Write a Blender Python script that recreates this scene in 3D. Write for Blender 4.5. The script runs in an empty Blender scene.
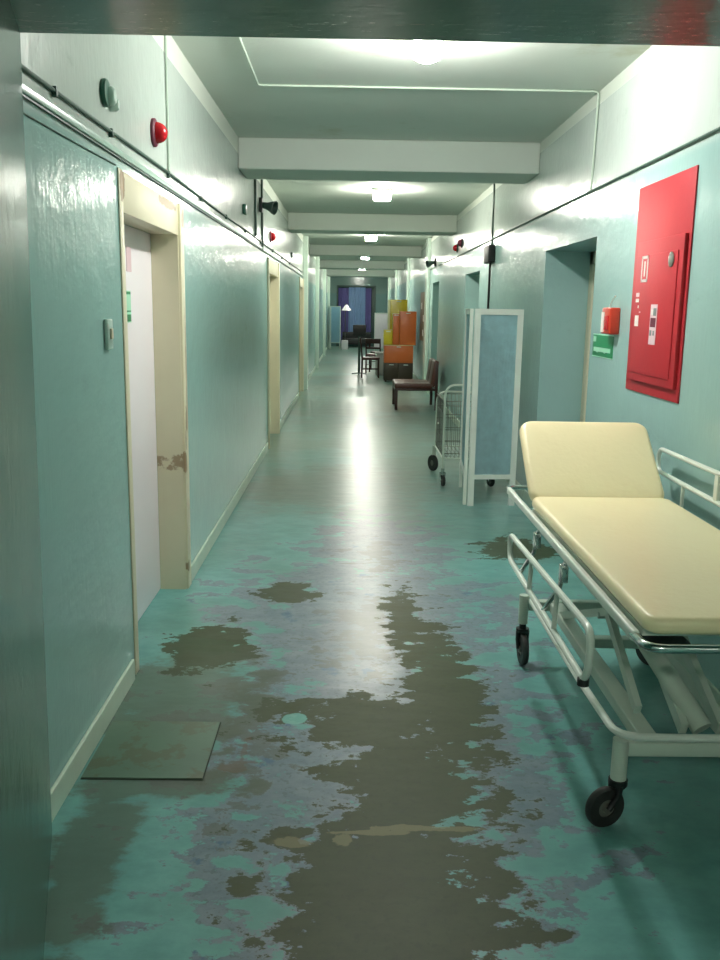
import bpy, bmesh, math, random
from mathutils import Vector, Matrix
random.seed(7)
PI = math.pi
S = bpy.context.scene
C = S.collection

# ------------------------------------------------------------------ materials
def srgb(r, g, b):
    f = lambda c: (c/255/12.92 if c/255 <= .04045 else ((c/255+.055)/1.055)**2.4)
    return (f(r), f(g), f(b), 1)

class NT:
    def __init__(s, name):
        s.m = bpy.data.materials.new(name); s.m.use_nodes = True
        s.t = s.m.node_tree; s.n = s.t.nodes; s.l = s.t.links
        s.b = s.n['Principled BSDF']
        g = s.n.new('ShaderNodeNewGeometry'); s.pos = g.outputs['Position']
        tc = s.n.new('ShaderNodeTexCoord'); s.obj = tc.outputs['Object']
    def put(s, sock, v):
        if isinstance(v, bpy.types.NodeSocket): s.l.new(v, sock)
        else: sock.default_value = v
    def math(s, op, a, b=0.0, c=None, clamp=False):
        n = s.n.new('ShaderNodeMath'); n.operation = op; n.use_clamp = clamp
        s.put(n.inputs[0], a); s.put(n.inputs[1], b)
        if c is not None: s.put(n.inputs[2], c)
        return n.outputs[0]
    def noise(s, scale, detail=4, rough=.55, vec=None, stretch=None):
        n = s.n.new('ShaderNodeTexNoise')
        v = vec or s.pos
        if stretch:
            m = s.n.new('ShaderNodeMapping'); s.l.new(v, m.inputs[0]); m.inputs['Scale'].default_value = stretch
            v = m.outputs[0]
        s.l.new(v, n.inputs['Vector'])
        n.inputs['Scale'].default_value = scale; n.inputs['Detail'].default_value = detail
        n.inputs['Roughness'].default_value = rough
        return n.outputs['Fac']
    def step(s, v, a, b):
        n = s.n.new('ShaderNodeMapRange'); n.interpolation_type = 'SMOOTHSTEP'
        s.put(n.inputs[0], v); n.inputs[1].default_value = a; n.inputs[2].default_value = b
        return n.outputs[0]
    def mix(s, f, a, b):
        n = s.n.new('ShaderNodeMix'); n.data_type = 'RGBA'
        s.put(n.inputs[0], f); s.put(n.inputs[6], a); s.put(n.inputs[7], b)
        return n.outputs[2]
    def sep(s, v):
        n = s.n.new('ShaderNodeSeparateXYZ'); s.l.new(v, n.inputs[0]); return n.outputs
    def bump(s, h, strength=.2, dist=.01):
        n = s.n.new('ShaderNodeBump'); n.inputs['Strength'].default_value = strength
        n.inputs['Distance'].default_value = dist
        s.l.new(h, n.inputs['Height']); s.l.new(n.outputs[0], s.b.inputs['Normal'])
    def col(s, v): s.put(s.b.inputs['Base Color'], v)
    def rough(s, v): s.put(s.b.inputs['Roughness'], v)

def simple(name, c, rough=.5, var=.12, scale=9, metal=0, bump=0, bscale=60, spec=.5, dirt=None):
    t = NT(name)
    c = srgb(*c)
    d = tuple(x*(1-var*2) for x in c[:3])+(1,); e = tuple(min(1, x*(1+var)) for x in c[:3])+(1,)
    k = t.mix(t.noise(scale, 4), d, e)
    if dirt:
        k = t.mix(t.step(t.noise(dirt[1], 6, .7), dirt[2], dirt[2]+.08), k, srgb(*dirt[0]))
    t.col(k); t.rough(rough); t.b.inputs['Metallic'].default_value = metal
    t.b.inputs['Specular IOR Level'].default_value = spec
    if bump: t.bump(t.noise(bscale, 3), bump)
    return t.m

def wall_mat(name, low, high, zsplit, zband, band=(205, 212, 200)):
    t = NT(name)
    p = t.sep(t.pos)
    lo = t.mix(t.noise(1.6, 5), srgb(*[x*.93 for x in low]), srgb(*low))
    hi = t.mix(t.noise(1.3, 5), srgb(*[x*.94 for x in high]), srgb(*high))
    k = t.mix(t.step(p[2], zsplit-.04, zsplit+.04), lo, hi)
    # scuffs low on the wall
    sc = t.step(t.noise(2.5, 7, .7, stretch=(1, .6, 1.6)), .6, .75)
    k = t.mix(t.math('MULTIPLY', sc, .28), k, srgb(108, 128, 116))
    k = t.mix(t.step(p[2], zband-.004, zband+.004), k, srgb(*band))
    t.col(k)
    t.rough(t.math('ADD', t.math('MULTIPLY', t.step(p[2], zband-.004, zband+.004), .4), .2))
    h = t.math('ADD', t.noise(7, 3, .5, stretch=(1, .8, 1.3)), t.math('MULTIPLY', t.noise(9, 3, .6, stretch=(1, 4.5, .7)), .35))
    t.bump(h, .2, .02); t.b.inputs['Specular IOR Level'].default_value = .35
    return t.m

M = {}
M['wall_l'] = wall_mat('paint_left', (150, 190, 184), (196, 208, 200), 2.16, 2.815)
M['wall_r'] = wall_mat('paint_right', (164, 198, 194), (208, 218, 211), 2.33, 2.86)
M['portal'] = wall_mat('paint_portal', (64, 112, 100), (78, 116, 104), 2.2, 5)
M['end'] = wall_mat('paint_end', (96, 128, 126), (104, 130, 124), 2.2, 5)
M['pil'] = wall_mat('paint_pilaster', (208, 226, 212), (208, 226, 212), 2.2, 5)

def ceil_mat():
    t = NT('ceiling_whitewash')
    a = t.mix(t.noise(1.1, 6, .6), srgb(196, 204, 194), srgb(212, 220, 210))
    t.col(t.mix(t.step(t.noise(.9, 6, .7), .6, .74), a, srgb(186, 190, 170)))
    t.rough(.6); t.bump(t.noise(30, 3), .1, .01)
    return t.m
M['ceil'] = ceil_mat()

def floor_mat():
    t = NT('floor_paint')
    p = t.sep(t.pos); X, Y = p[0], p[1]
    n1 = t.noise(4.6, 9, .66, stretch=(.85, 1.2, 1)); n2 = t.noise(12, 7, .68, stretch=(.75, 1.1, 1)); n3 = t.noise(.9, 4); n4 = t.noise(38, 4, .6)
    c1 = t.math('MULTIPLY', t.math('SUBTRACT', n1, .5), 4.2); c2 = t.math('MULTIPLY', t.math('SUBTRACT', n2, .5), 3.6)
    def blobs(lst):
        o = None
        for (cx, cy, rx, ry) in lst:
            dx = t.math('MULTIPLY', t.math('SUBTRACT', X, cx), 1/rx)
            dy = t.math('MULTIPLY', t.math('SUBTRACT', Y, cy), 1/ry)
            d = t.math('SUBTRACT', 1, t.math('SQRT', t.math('ADD', t.math('MULTIPLY', dx, dx), t.math('MULTIPLY', dy, dy))))
            o = d if o is None else t.math('MAXIMUM', o, d)
        return o
    def mask(lst, a, b, w=.05, off=0):
        v = t.math('ADD', blobs(lst), t.math('ADD', t.math('MULTIPLY', c1, a), t.math('MULTIPLY', c2, b)))
        return t.step(v, off-w, off+w)
    teal = t.mix(t.step(n1, .3, .7), srgb(88, 142, 138), srgb(112, 170, 165))
    teal = t.mix(t.math('MULTIPLY', t.step(n3, .4, .65), .45), teal, srgb(82, 114, 98))
    # trodden grey-green film further down the corridor
    grime = t.math('MULTIPLY', t.step(Y, 6.2, 8.2), t.step(n3, .3, .7))
    k = t.mix(t.math('MULTIPLY', t.math('ADD', grime, t.math('MULTIPLY', t.step(Y, 6.4, 10), .55), clamp=True), .85), teal, srgb(112, 132, 120))
    k = t.mix(t.math('MULTIPLY', mask([(-.15, 7.9, .9, .9), (.25, 6.6, .35, 1.2)], .9, .3, .25), .6), k, srgb(104, 116, 104))
    primer = mask([(.12, 1.9, .42, 1.5), (.08, 3.2, .70, 1.2), (.08, 4.5, .78, .95), (.2, 5.8, .45, .9)], 1.0, .5, .06)
    pc = t.mix(t.step(n2, .35, .65), srgb(96, 102, 118), srgb(118, 124, 136))
    pc = t.mix(t.math('MULTIPLY', t.step(n4, .55, .62), .5), pc, srgb(66, 74, 76))
    pc = t.mix(t.step(t.noise(4.2, 5, .6), .62, .68), pc, srgb(64, 84, 118))
    k = t.mix(t.math('MULTIPLY', primer, .85), k, pc)
    olive = mask([(.12, 1.3, .30, .9), (.14, 2.1, .34, .62), (.24, 2.75, .27, .45), (.10, 3.22, .40, .26), (.42, 3.5, .16, .85),
                  (.30, 4.4, .10, .5), (-.66, 3.98, .20, .28), (-.33, 4.8, .16, .18), (1.17, 5.8, .26, .28)], .75, .62, .05)
    oc = t.mix(n2, srgb(50, 58, 30), srgb(66, 72, 40))
    oc = t.mix(t.math('MULTIPLY', t.step(n4, .5, .7), .4), oc, srgb(54, 58, 46))
    ob = mask([(.15, 4.3, .45, .9), (-.35, 3.2, .22, .9), (.2, 5.6, .3, .6)], 1.0, .7, .05, .55)
    k = t.mix(t.math('MULTIPLY', ob, .7), k, srgb(84, 86, 80))
    k = t.mix(t.math('MULTIPLY', olive, .93), k, oc)
    k = t.mix(t.math('MULTIPLY', mask([(-.68, 3.4, .34, .55), (-.74, 2.4, .12, .5), (-.6, 2.75, .3, .1)], .7, .3, .25), .75), k, srgb(72, 80, 62))
    k = t.mix(mask([(-.2, 3.24, .05, .05)], .25, .35, .06), k, srgb(104, 156, 148))
    k = t.mix(t.math('MULTIPLY', mask([(.27, 2.50, .17, .016), (.08, 2.475, .12, .012), (-.15, 2.42, .055, .022), (0.0, 2.44, .03, .03)], .5, .6, .12), .8), k, srgb(116, 112, 84))
    k = t.mix(t.math('MULTIPLY', mask([(-.40, 2.86, .04, .03), (-.37, 2.98, .015, .1), (-.33, 2.9, .07, .01)], .8, .9, .12), .6), k, srgb(96, 74, 60))
    t.col(k)
    r = t.math('ADD', .25, t.math('MULTIPLY', olive, .2))
    r = t.math('ADD', r, t.math('MULTIPLY', n2, .12))
    t.rough(r)
    h = t.math('SUBTRACT', t.math('ADD', t.math('MULTIPLY', t.noise(2.2, 3, .5, stretch=(1, 1.6, 1)), 1.1), t.math('MULTIPLY', n1, .22)), t.math('MULTIPLY', olive, .03))
    t.bump(h, .5, .014); t.put(t.b.inputs['Specular IOR Level'], t.math('SUBTRACT', .42, t.math('MULTIPLY', olive, .2)))
    return t.m
M['floor'] = floor_mat()

M['base'] = simple('baseboard_paint', (196, 214, 196), .4, .1, 6, dirt=((120, 120, 84), 3, .62))
M['beige'] = simple('casing_cream_paint', (218, 212, 184), .45, .07, 3, dirt=((128, 92, 64), 2.6, .70))
def worn_casing():
    t = NT('casing_chipped_paint'); p = t.sep(t.pos)
    n = t.noise(16, 5, .65); o = None
    for (y, z, ry, rz) in [(3.70, 2.075, .035, .05), (4.93, 2.05, .035, .045), (4.90, .98, .02, .06), (4.87, .74, .02, .05), (4.88, .86, .012, .05), (4.88, .13, .02, .03), (4.6, 2.1, .2, .02), (4.93, 1.2, .012, .3)]:
        dy = t.math('MULTIPLY', t.math('SUBTRACT', p[1], y), 1/ry); dz = t.math('MULTIPLY', t.math('SUBTRACT', p[2], z), 1/rz)
        d = t.math('SUBTRACT', 1, t.math('SQRT', t.math('ADD', t.math('MULTIPLY', dy, dy), t.math('MULTIPLY', dz, dz))))
        o = d if o is None else t.math('MAXIMUM', o, d)
    m = t.step(t.math('ADD', o, t.math('MULTIPLY', t.math('SUBTRACT', n, .5), 2.0)), -.25, -.05)
    k = t.mix(t.noise(3, 4), srgb(208, 202, 174), srgb(226, 220, 192))
    t.col(t.mix(t.math('MULTIPLY', m, .8), k, srgb(140, 112, 80))); t.rough(.45)
    return t.m
M['beige_worn'] = worn_casing()
M['door_white'] = simple('door_white', (238, 232, 236), .4, .03, 2)
M['door_teal'] = simple('door_teal', (92, 132, 122), .4, .08, 3)
M['vinyl'] = simple('cream_vinyl', (255, 236, 192), .33, .03, 3, bump=.12, bscale=40)
M['white_metal'] = simple('white_enamel', (232, 238, 228), .3, .05, 10, bump=.03)
M['grey_metal'] = simple('grey_enamel', (200, 212, 198), .38, .07, 8)
M['chrome'] = simple('chrome', (205, 210, 208), .14, .02, 20, metal=1)
M['rubber'] = simple('black_rubber', (38, 40, 38), .6, .1, 30)
M['hub'] = simple('grey_hub', (98, 100, 92), .45, .08, 30)
M['black'] = simple('black_plastic', (20, 24, 24), .45, .1, 20)
M['red'] = simple('red_enamel', (190, 40, 52), .5, .06, 6, bump=.05, bscale=20)
M['redp'] = simple('red_plastic', (200, 24, 36), .2, .04, 20)
M['orange'] = simple('red_orange_plastic', (206, 62, 40), .35, .06, 20)
M['paper'] = simple('white_paper', (236, 224, 220), .6, .03, 20)
M['pink'] = simple('pink_paper', (226, 196, 202), .6, .06, 30)
M['dkprint'] = simple('dark_print', (112, 40, 62), .6, .2, 60)
M['greyprint'] = simple('grey_print', (132, 140, 138), .6, .2, 90)
M['green'] = simple('sign_green', (22, 140, 86), .35, .04, 20)
M['mint'] = simple('sign_mint', (176, 230, 200), .5, .04, 20)
M['cloth'] = simple('blue_cloth', (186, 220, 226), .85, .12, 14, bump=.8, bscale=22)
M['cloth2'] = simple('pale_blue_cloth', (170, 204, 222), .85, .06, 7, bump=.3, bscale=12)
M['duct'] = simple('trunking_paint', (168, 196, 184), .3, .05, 6)
M['cable'] = simple('dark_green_cable', (64, 94, 82), .45, .08, 12)
M['cablew'] = simple('pale_conduit_paint', (186, 202, 186), .4, .04, 12)
M['brown'] = simple('brown_leatherette', (86, 48, 40), .35, .08, 12, bump=.08)
M['wood'] = simple('dark_wood', (58, 30, 26), .35, .1, 8)
M['cab_or'] = simple('orange_laminate', (190, 98, 44), .3, .06, 4)
M['cab_br'] = simple('dark_brown_laminate', (50, 42, 26), .4, .1, 6)
M['cab_ye'] = simple('yellow_laminate', (196, 178, 30), .3, .05, 4)
M['cream'] = simple('cream_edge', (226, 222, 170), .4, .03, 6)
M['purple'] = simple('purple_curtain', (124, 116, 182), .8, .1, 6)
M['blue'] = simple('blue_curtain', (158, 190, 232), .8, .08, 6)
M['dkgreen'] = simple('dark_green_frame', (52, 78, 70), .5, .1, 6)
M['glass_grey'] = simple('grey_glass_port', (120, 116, 108), .15, .25, 60)
M['hatch'] = simple('hatch_paint', (80, 108, 90), .5, .12, 5, dirt=((76, 88, 66), 6, .5))
M['gap'] = simple('dark_gap_grime', (50, 62, 50), .8, .1, 20)
M['greendisc'] = simple('green_disc', (48, 104, 84), .3, .06, 20)
M['silver'] = simple('pale_dome', (214, 232, 222), .12, .03, 20)
M['board'] = simple('brown_board', (110, 92, 70), .7, .2, 9)
M['cushion'] = simple('pale_cushion', (190, 186, 182), .8, .06, 9)

def emit(name, c, s):
    t = NT(name); t.col((.8, .8, .8, 1)); t.b.inputs['Emission Color'].default_value = c
    t.b.inputs['Emission Strength'].default_value = s
    return t.m
M['bulb'] = emit('lamp_glow', (1, .99, .94, 1), 250)
M['bulb2'] = emit('lamp_glow_box', (1, .97, .86, 1), 132)
M['bulb_fill'] = emit('fill_lamp_glow', (.85, 1, .92, 1), 13)
M['bulb3'] = emit('desk_lamp_glow', (.95, 1, .95, 1), 3)

# ------------------------------------------------------------------ geometry helpers
class MB:
    def __init__(s): s.b = bmesh.new()
    def box(s, x0, x1, y0, y1, z0, z1, bev=0, rot=None, pivot=None):
        r = bmesh.ops.create_cube(s.b, size=1)['verts']
        sx, sy, sz = x1-x0, y1-y0, z1-z0
        for v in r: v.co = Vector((x0+(v.co.x+.5)*sx, y0+(v.co.y+.5)*sy, z0+(v.co.z+.5)*sz))
        if bev:
            es = list({e for v in r for e in v.link_edges})
            q = bmesh.ops.bevel(s.b, geom=es, offset=bev, segments=3, profile=.5, affect='EDGES')
            r = [v for v in q['verts']]
        if rot is not None:
            pv = Vector(pivot)
            for v in {v for v in r}: v.co = rot @ (v.co-pv)+pv
        return s
    def tube(s, pts, r, seg=10, closed=False, cap=True):
        pts = [Vector(p) for p in pts]; n = len(pts); rings = []
        up = None
        for i, p in enumerate(pts):
            if closed: d = pts[(i+1) % n]-pts[i-1]
            else: d = pts[min(i+1, n-1)]-pts[max(i-1, 0)]
            d.normalize()
            if up is None:
                up = Vector((0, 0, 1)) if abs(d.z) < .9 else Vector((1, 0, 0))
            a = d.cross(up); 
            if a.length < 1e-5: a = d.orthogonal()
            a.normalize(); b = a.cross(d).normalized(); up = b
            rr = r[i] if isinstance(r, (list, tuple)) else r
            rings.append([s.b.verts.new(p+(a*math.cos(2*PI*k/seg)+b*math.sin(2*PI*k/seg))*rr) for k in range(seg)])
        for i in range(n if closed else n-1):
            A, B = rings[i], rings[(i+1) % n]
            for k in range(seg):
                s.b.faces.new((A[k], A[(k+1) % seg], B[(k+1) % seg], B[k]))
        if cap and not closed:
            s.b.faces.new(rings[0][::-1]); s.b.faces.new(rings[-1])
        return s
    def lathe(s, prof, origin, axis=(0, 0, 1), seg=24):
        ax = Vector(axis).normalized(); a = ax.orthogonal().normalized(); b = ax.cross(a); o = Vector(origin)
        rings = []
        for (r, h) in prof:
            if r < 1e-6: rings.append([s.b.verts.new(o+ax*h)])
            else: rings.append([s.b.verts.new(o+ax*h+(a*math.cos(2*PI*k/seg)+b*math.sin(2*PI*k/seg))*r) for k in range(seg)])
        for A, B in zip(rings, rings[1:]):
            for k in range(seg):
                k2 = (k+1) % seg
                if len(A) == 1 and len(B) == 1: continue
                if len(A) == 1: s.b.faces.new((A[0], B[k2], B[k]))
                elif len(B) == 1: s.b.faces.new((A[k], A[k2], B[0]))
                else: s.b.faces.new((A[k], A[k2], B[k2], B[k]))
        return s
    def done(s, name, mat, parent=None, smooth=True):
        bmesh.ops.recalc_face_normals(s.b, faces=s.b.faces)
        me = bpy.data.meshes.new(name); s.b.to_mesh(me); s.b.free()
        me.materials.append(mat)
        o = bpy.data.objects.new(name, me); C.objects.link(o)
        if smooth:
            for p in me.polygons: p.use_smooth = True
            me.set_sharp_from_angle(angle=math.radians(35))
        if parent:
            o.parent = parent
            # geometry is written in world coordinates: undo every ancestor's offset
            T = Matrix.Identity(4); q = parent; ch = []
            while q: ch.append(q); q = q.parent
            for q in ch[::-1]: T = T @ Matrix.Translation(q.location)
            me.transform(T.inverted())
        return o

def fillet(pts, r, closed=False, n=6):
    pts = [Vector(p) for p in pts]; out = []; L = len(pts)
    for i, p in enumerate(pts):
        if not closed and i in (0, L-1): out.append(p); continue
        a = (pts[i-1]-p); b = (pts[(i+1) % L]-p)
        q = min(r, a.length*.49, b.length*.49)
        A = p+a.normalized()*q; B = p+b.normalized()*q
        for k in range(n+1):
            u = k/n; out.append(A*(1-u)**2+p*2*u*(1-u)+B*u*u)
    return out

def thing(name, label, cat, loc=(0, 0, 0), group=None):
    o = bpy.data.objects.new(name, None); C.objects.link(o); o.location = loc; o.empty_display_size = .1
    o['label'] = label; o['category'] = cat
    if group: o['group'] = group
    return o
def tag(o, label, cat, group=None):
    # put the origin at the mesh's base
    me = o.data
    xs = [v.co for v in me.vertices]
    lo = Vector([min(v[i] for v in xs) for i in range(3)]); hi = Vector([max(v[i] for v in xs) for i in range(3)])
    c = Vector(((lo.x+hi.x)/2, (lo.y+hi.y)/2, lo.z))
    me.transform(Matrix.Translation(-c)); o.location = c
    o['label'] = label; o['category'] = cat
    if group: o['group'] = group
    return o
def struct(o, label=None, cat=None):
    o['kind'] = 'structure'
    if label: o['label'] = label
    if cat: o['category'] = cat
    return o
def lab(o, l): o['label'] = l; return o

# ------------------------------------------------------------------ room shell
XL, XR, H, YE, YB = -.93, 1.52, 2.94, 37.8, -2.5
TW = .42
def wall_run(mb, side, segs, y0, y1):
    """segs: openings (ya, yb, ztop) through a wall of thickness TW"""
    x0, x1 = (XL-TW, XL) if side < 0 else (XR, XR+TW)
    y = y0
    for (a, b, zt) in segs:
        mb.box(x0, x1, y, a, 0, H); mb.box(x0, x1, a, b, zt, H); y = b
    mb.box(x0, x1, y, y1, 0, H)
left_open = [(3.68, 4.88, 2.0), (10.0, 11.25, 2.0), (16.1, 17.1, 2.0)]
right_open = [(5.63, 7.09, 2.06), (10.68, 11.97, 2.06), (15.6, 16.77, 2.08)]
mb = MB(); wall_run(mb, -1, left_open, YB, YE); struct(mb.done('wall_left', M['wall_l'], smooth=False), 'teal glossy painted left corridor wall', 'wall')
mb = MB(); wall_run(mb, 1, right_open, YB, YE); struct(mb.done('wall_right', M['wall_r'], smooth=False), 'pale teal glossy painted right corridor wall', 'wall')
struct(MB().box(XL-TW, XR+TW, YB-.2, YE+.2, -.15, 0).done('floor', M['floor'], smooth=False), 'worn teal painted corridor floor', 'floor')
struct(MB().box(XL-TW, XR+TW, YB-.2, YE+.2, H, H+.15).done('ceiling', M['ceil'], smooth=False), 'grey-green whitewashed corridor ceiling', 'ceiling')
mb = MB()
wx0, wx1, wz0, wz1 = -.52, .95, .30, 2.44
mb.box(XL-TW, wx0, YE, YE+.2, 0, H); mb.box(wx1, XR+TW, YE, YE+.2, 0, H)
mb.box(wx0, wx1, YE, YE+.2, wz1, H); mb.box(wx0, wx1, YE, YE+.2, 0, wz0)
struct(mb.done('wall_far', M['end'], smooth=False), 'dim end wall of the corridor', 'wall')
struct(MB().box(XL-TW, XR+TW, YB-.2, YB, 0, H).done('wall_near', M['end'], smooth=False), 'wall behind the viewer', 'wall')
# portal: two jambs and a lintel
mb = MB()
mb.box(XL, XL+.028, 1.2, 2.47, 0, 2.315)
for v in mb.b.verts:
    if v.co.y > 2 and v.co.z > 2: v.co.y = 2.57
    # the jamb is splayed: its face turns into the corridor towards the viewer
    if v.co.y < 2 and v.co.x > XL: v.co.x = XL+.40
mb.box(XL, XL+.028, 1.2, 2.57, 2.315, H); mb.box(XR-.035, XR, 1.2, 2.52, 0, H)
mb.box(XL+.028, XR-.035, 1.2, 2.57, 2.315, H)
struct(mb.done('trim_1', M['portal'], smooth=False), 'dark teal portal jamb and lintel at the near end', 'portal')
# beams
for i, (a, b, zb) in enumerate([(7.5, 8.1, 2.695), (13.22, 13.84, 2.70), (19.75, 20.4, 2.72), (26.0, 26.8, 2.72), (32.2, 33.0, 2.72)]):
    struct(MB().box(XL, XR, a, b, zb, H, .012).done('ceiling_beam', M['ceil'], smooth=False),
           ['nearest full ceiling beam just before the second lamp', 'second ceiling beam, between second and third lamps', 'third ceiling beam down the corridor',
            'fourth ceiling beam down the corridor', 'farthest ceiling beam before the curtained window'][i], 'beam')
# pilasters
k = 2
for i, y in enumerate([17.4, 23.5, 29.8, 35.4]):
    for s, x in ((-1, XL), (1, XR)):
        mb = MB(); w = .09 if s < 0 else .06
        mb.box(min(x, x-s*w), max(x, x-s*w), y, y+.45, 0, H, .01)
        struct(mb.done('trim_%d' % k, M['pil'], smooth=False), '%s pale pilaster on the %s wall' % (['nearest', 'second', 'third', 'farthest'][i], 'left' if s < 0 else 'right'), 'pilaster'); k += 1
# baseboards
mb = MB()
for (a, b) in [(2.47, 3.60), (4.99, 9.86), (11.4, 15.98), (17.85, 23.4), (24, 29.7), (30.3, 35.3)]:
    mb.box(XL, XL+.014, a, b, 0, .095, .004)
struct(mb.done('baseboard_left', M['base'], smooth=False), 'pale painted baseboard strip of the left wall', 'baseboard')
mb = MB()
for (a, b) in [(2.53, 5.6), (7.12, 10.65), (12, 15.57), (16.8, 17.38), (18, 23.4)]:
    mb.box(XR-.014, XR, a, b, 0, .095, .004)
struct(mb.done('baseboard_right', M['base'], smooth=False), 'pale painted baseboard strip of the right wall', 'baseboard')

# left doors: recessed leaf, cream lining and casing
def left_door(n, a, b, leafmat, label):
    zt = 2.0
    xl = XL-.14; cp = .006 if n == 1 else .02
    d = MB().box(xl-.04, xl, a+.03, b-.03, .004, zt-.03, .004).done('door_%d' % n, leafmat)
    struct(d, label, 'door')
    mb = MB()
    # lining of the recess
    mb.box(xl, XL+cp-.002, a, a+.012, 0, zt); mb.box(xl, XL+cp-.002, b-.03, b, 0, zt); mb.box(xl, XL+cp-.002, a, b, zt-.03, zt)
    # stops behind leaf
    mb.box(xl-.08, xl-.04, a, a+.06, 0, zt); mb.box(xl-.08, xl-.04, b-.06, b, 0, zt)
    # face casing
    mb.box(XL, XL+cp, a-.03, a+.03, 0, zt+.13, .002); mb.box(XL, XL+cp+.012, b-.02, b+.075, 0, zt+.13, .004)
    mb.box(XL, XL+cp-.001, a, b, zt-.035, zt+.125, .002)
    mb.done('door_frame', M['beige_worn'] if n == 1 else M['beige'], d)
    return d
d1 = left_door(1, 3.68, 4.88, M['door_white'], 'white door recessed in cream casing, nearest on the left wall')
d2 = left_door(2, 10.0, 11.25, M['beige'], 'second door on the left wall, in a cream casing')
d3 = left_door(3, 16.1, 17.1, M['beige'], 'third door on the left wall, near the first pale pilaster')
xl = XL-.14
# door stickers (nearest left door)
ys = 4.31
lab(MB().box(xl, xl+.002, ys-.03, ys+.055, 1.515, 1.665).done('door_sticker', M['mint'], d1), 'white and green sticker')
st = [c for c in bpy.data.objects if c.name == 'door_sticker'][0]
lab(MB().box(xl+.002, xl+.003, ys-.025, ys+.05, 1.52, 1.553).done('sticker_print', M['green'], st), 'green block')
MB().box(xl+.002, xl+.003, ys-.025, ys+.05, 1.564, 1.572).done('sticker_print', M['green'], st)
MB().box(xl+.002, xl+.003, ys-.025, ys+.05, 1.648, 1.660).done('sticker_print', M['green'], st)
lab(MB().box(xl, xl+.002, 4.31, 4.40, 1.755, 1.87).done('paper_notice', M['pink'], d1), 'small pink paper')
# worn patches of the casing: chipped plaster corners

# right niches: door at the back of a deep recess
def right_door(n, a, b, zt, label, mat):
    xd = XR+.35
    d = MB().box(xd+.02, xd+.06, a+.1, b-.1, .004, zt-.1, .004).done('door_%d' % n, mat)
    struct(d, label, 'door')
    mb = MB()
    mb.box(xd, xd+.07, a, a+.1, 0, zt, .004); mb.box(xd, xd+.07, b-.1, b, 0, zt, .004); mb.box(xd, xd+.07, a, b, zt-.1, zt, .004)
    mb.done('door_frame', M['beige'], d)
    return d
right_door(4, 5.63, 7.09, 2.06, 'pale door deep in the recess between screen and red cabinet', M['door_white'])
right_door(5, 10.68, 11.97, 2.06, 'door deep in the second recess of the right wall', M['door_teal'])
right_door(6, 15.6, 16.77, 2.08, 'door deep in the third recess of the right wall', M['door_teal'])

# far window
fr = MB()
for (x0, x1, z0, z1) in [(wx0, wx0+.07, wz0, wz1), (wx1-.07, wx1, wz0, wz1), (wx0, wx1, wz1-.07, wz1), (wx0, wx1, wz0, wz0+.07), (.18, .25, wz0, wz1)]:
    fr.box(x0, x1, YE+.04, YE+.1, z0, z1, .006)
w = struct(fr.done('window_1', M['dkgreen']), 'dark framed window at the far end of the corridor', 'window')
g = NT('night_glass'); g.col(srgb(50, 62, 78)); g.rough(.06)
MB().box(wx0+.05, wx1-.05, YE+.065, YE+.072, wz0+.05, wz1-.05).done('window_pane', g.m, w)
fr = MB()
fr.box(wx0-.09, wx0, YE-.03, YE, 0, wz1+.09, .006); fr.box(wx1, wx1+.09, YE-.03, YE, 0, wz1+.09, .006); fr.box(wx0, wx1, YE-.03, YE, wz1, wz1+.09, .006)
struct(fr.done('trim_20', M['dkgreen']), 'dark green casing around the far window', 'trim')

def curtain(x0, x1, z0, z1, y, folds, mat, amp=.025):
    b = bmesh.new(); n = folds*8; rows = 6; g = []
    for j in range(rows+1):
        z = z0+(z1-z0)*j/rows; row = []
        for i in range(n+1):
            u = i/n
            row.append(b.verts.new((x0+(x1-x0)*u, y+amp*math.sin(u*folds*2*PI)*(1-.4*j/rows)+.006*math.sin(u*29), z)))
        g.append(row)
    for j in range(rows):
        for i in range(n): b.faces.new((g[j][i], g[j][i+1], g[j+1][i+1], g[j+1][i]))
    bmesh.ops.solidify(b, geom=b.faces[:], thickness=.004)
    m = MB(); m.b.free(); m.b = b
    return m.done('curtain', mat)
tag(curtain(-.53, -.08, .12, 2.42, YE-.12, 5, M['purple']), 'purple curtain panel left of the blue one, at the far window', 'curtain')
tag(curtain(-.10, .60, .10, 2.45, YE-.19, 7, M['blue']), 'light blue curtain hanging at the centre of the far window', 'curtain')
tag(curtain(.58, .84, .12, 2.42, YE-.12, 3, M['purple']), 'purple curtain panel right of the blue one, at the far window', 'curtain')
tag(MB().tube([(-.6, YE-.15, 2.47), (1.0, YE-.15, 2.47)], .012).box(-.58, -.56, YE-.15, YE-.03, 2.46, 2.48).box(.96, .98, YE-.15, YE-.03, 2.46, 2.48).done('curtain_rod', M['dkgreen']), 'dark curtain rod above the far window', 'rod')

# ------------------------------------------------------------------ ceiling lamps
def round_lamp(x, y, label):
    t = thing('ceiling_lamp', label, 'lamp', (x, y, H), group=None)
    MB().lathe([(0, 0), (.075, 0), (.075, -.03), (.05, -.045), (0, -.045)], (x, y, H)).done('lamp_base', M['white_metal'], t)
    pr = [(0, -.155)]+[(.085*math.sin(a), -.095-.06*math.cos(a)) for a in [PI*i/12 for i in range(1, 12)]]+[(0, -.04)]
    MB().lathe(pr, (x, y, H-.0)).done('lamp_globe', M['bulb'], t)
    return t
def box_lamp(x, y, label, s=1.0):
    t = thing('ceiling_lamp', label, 'lamp', (x, y, H), group=None)
    MB().box(x-.11, x+.11, y-.11, y+.11, H-.04, H, .006).done('lamp_base', M['white_metal'], t)
    MB().box(x-.1, x+.1, y-.1, y+.1, H-.125, H-.035, .025).done('lamp_diffuser', M['bulb2'], t)
    MB().tube([(x-.1, y-.02, H-.03), (x-.13, y-.02, H-.03), (x-.13, y-.02, H)], .008).done('lamp_clip', M['cable'], t)
    return t
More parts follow.
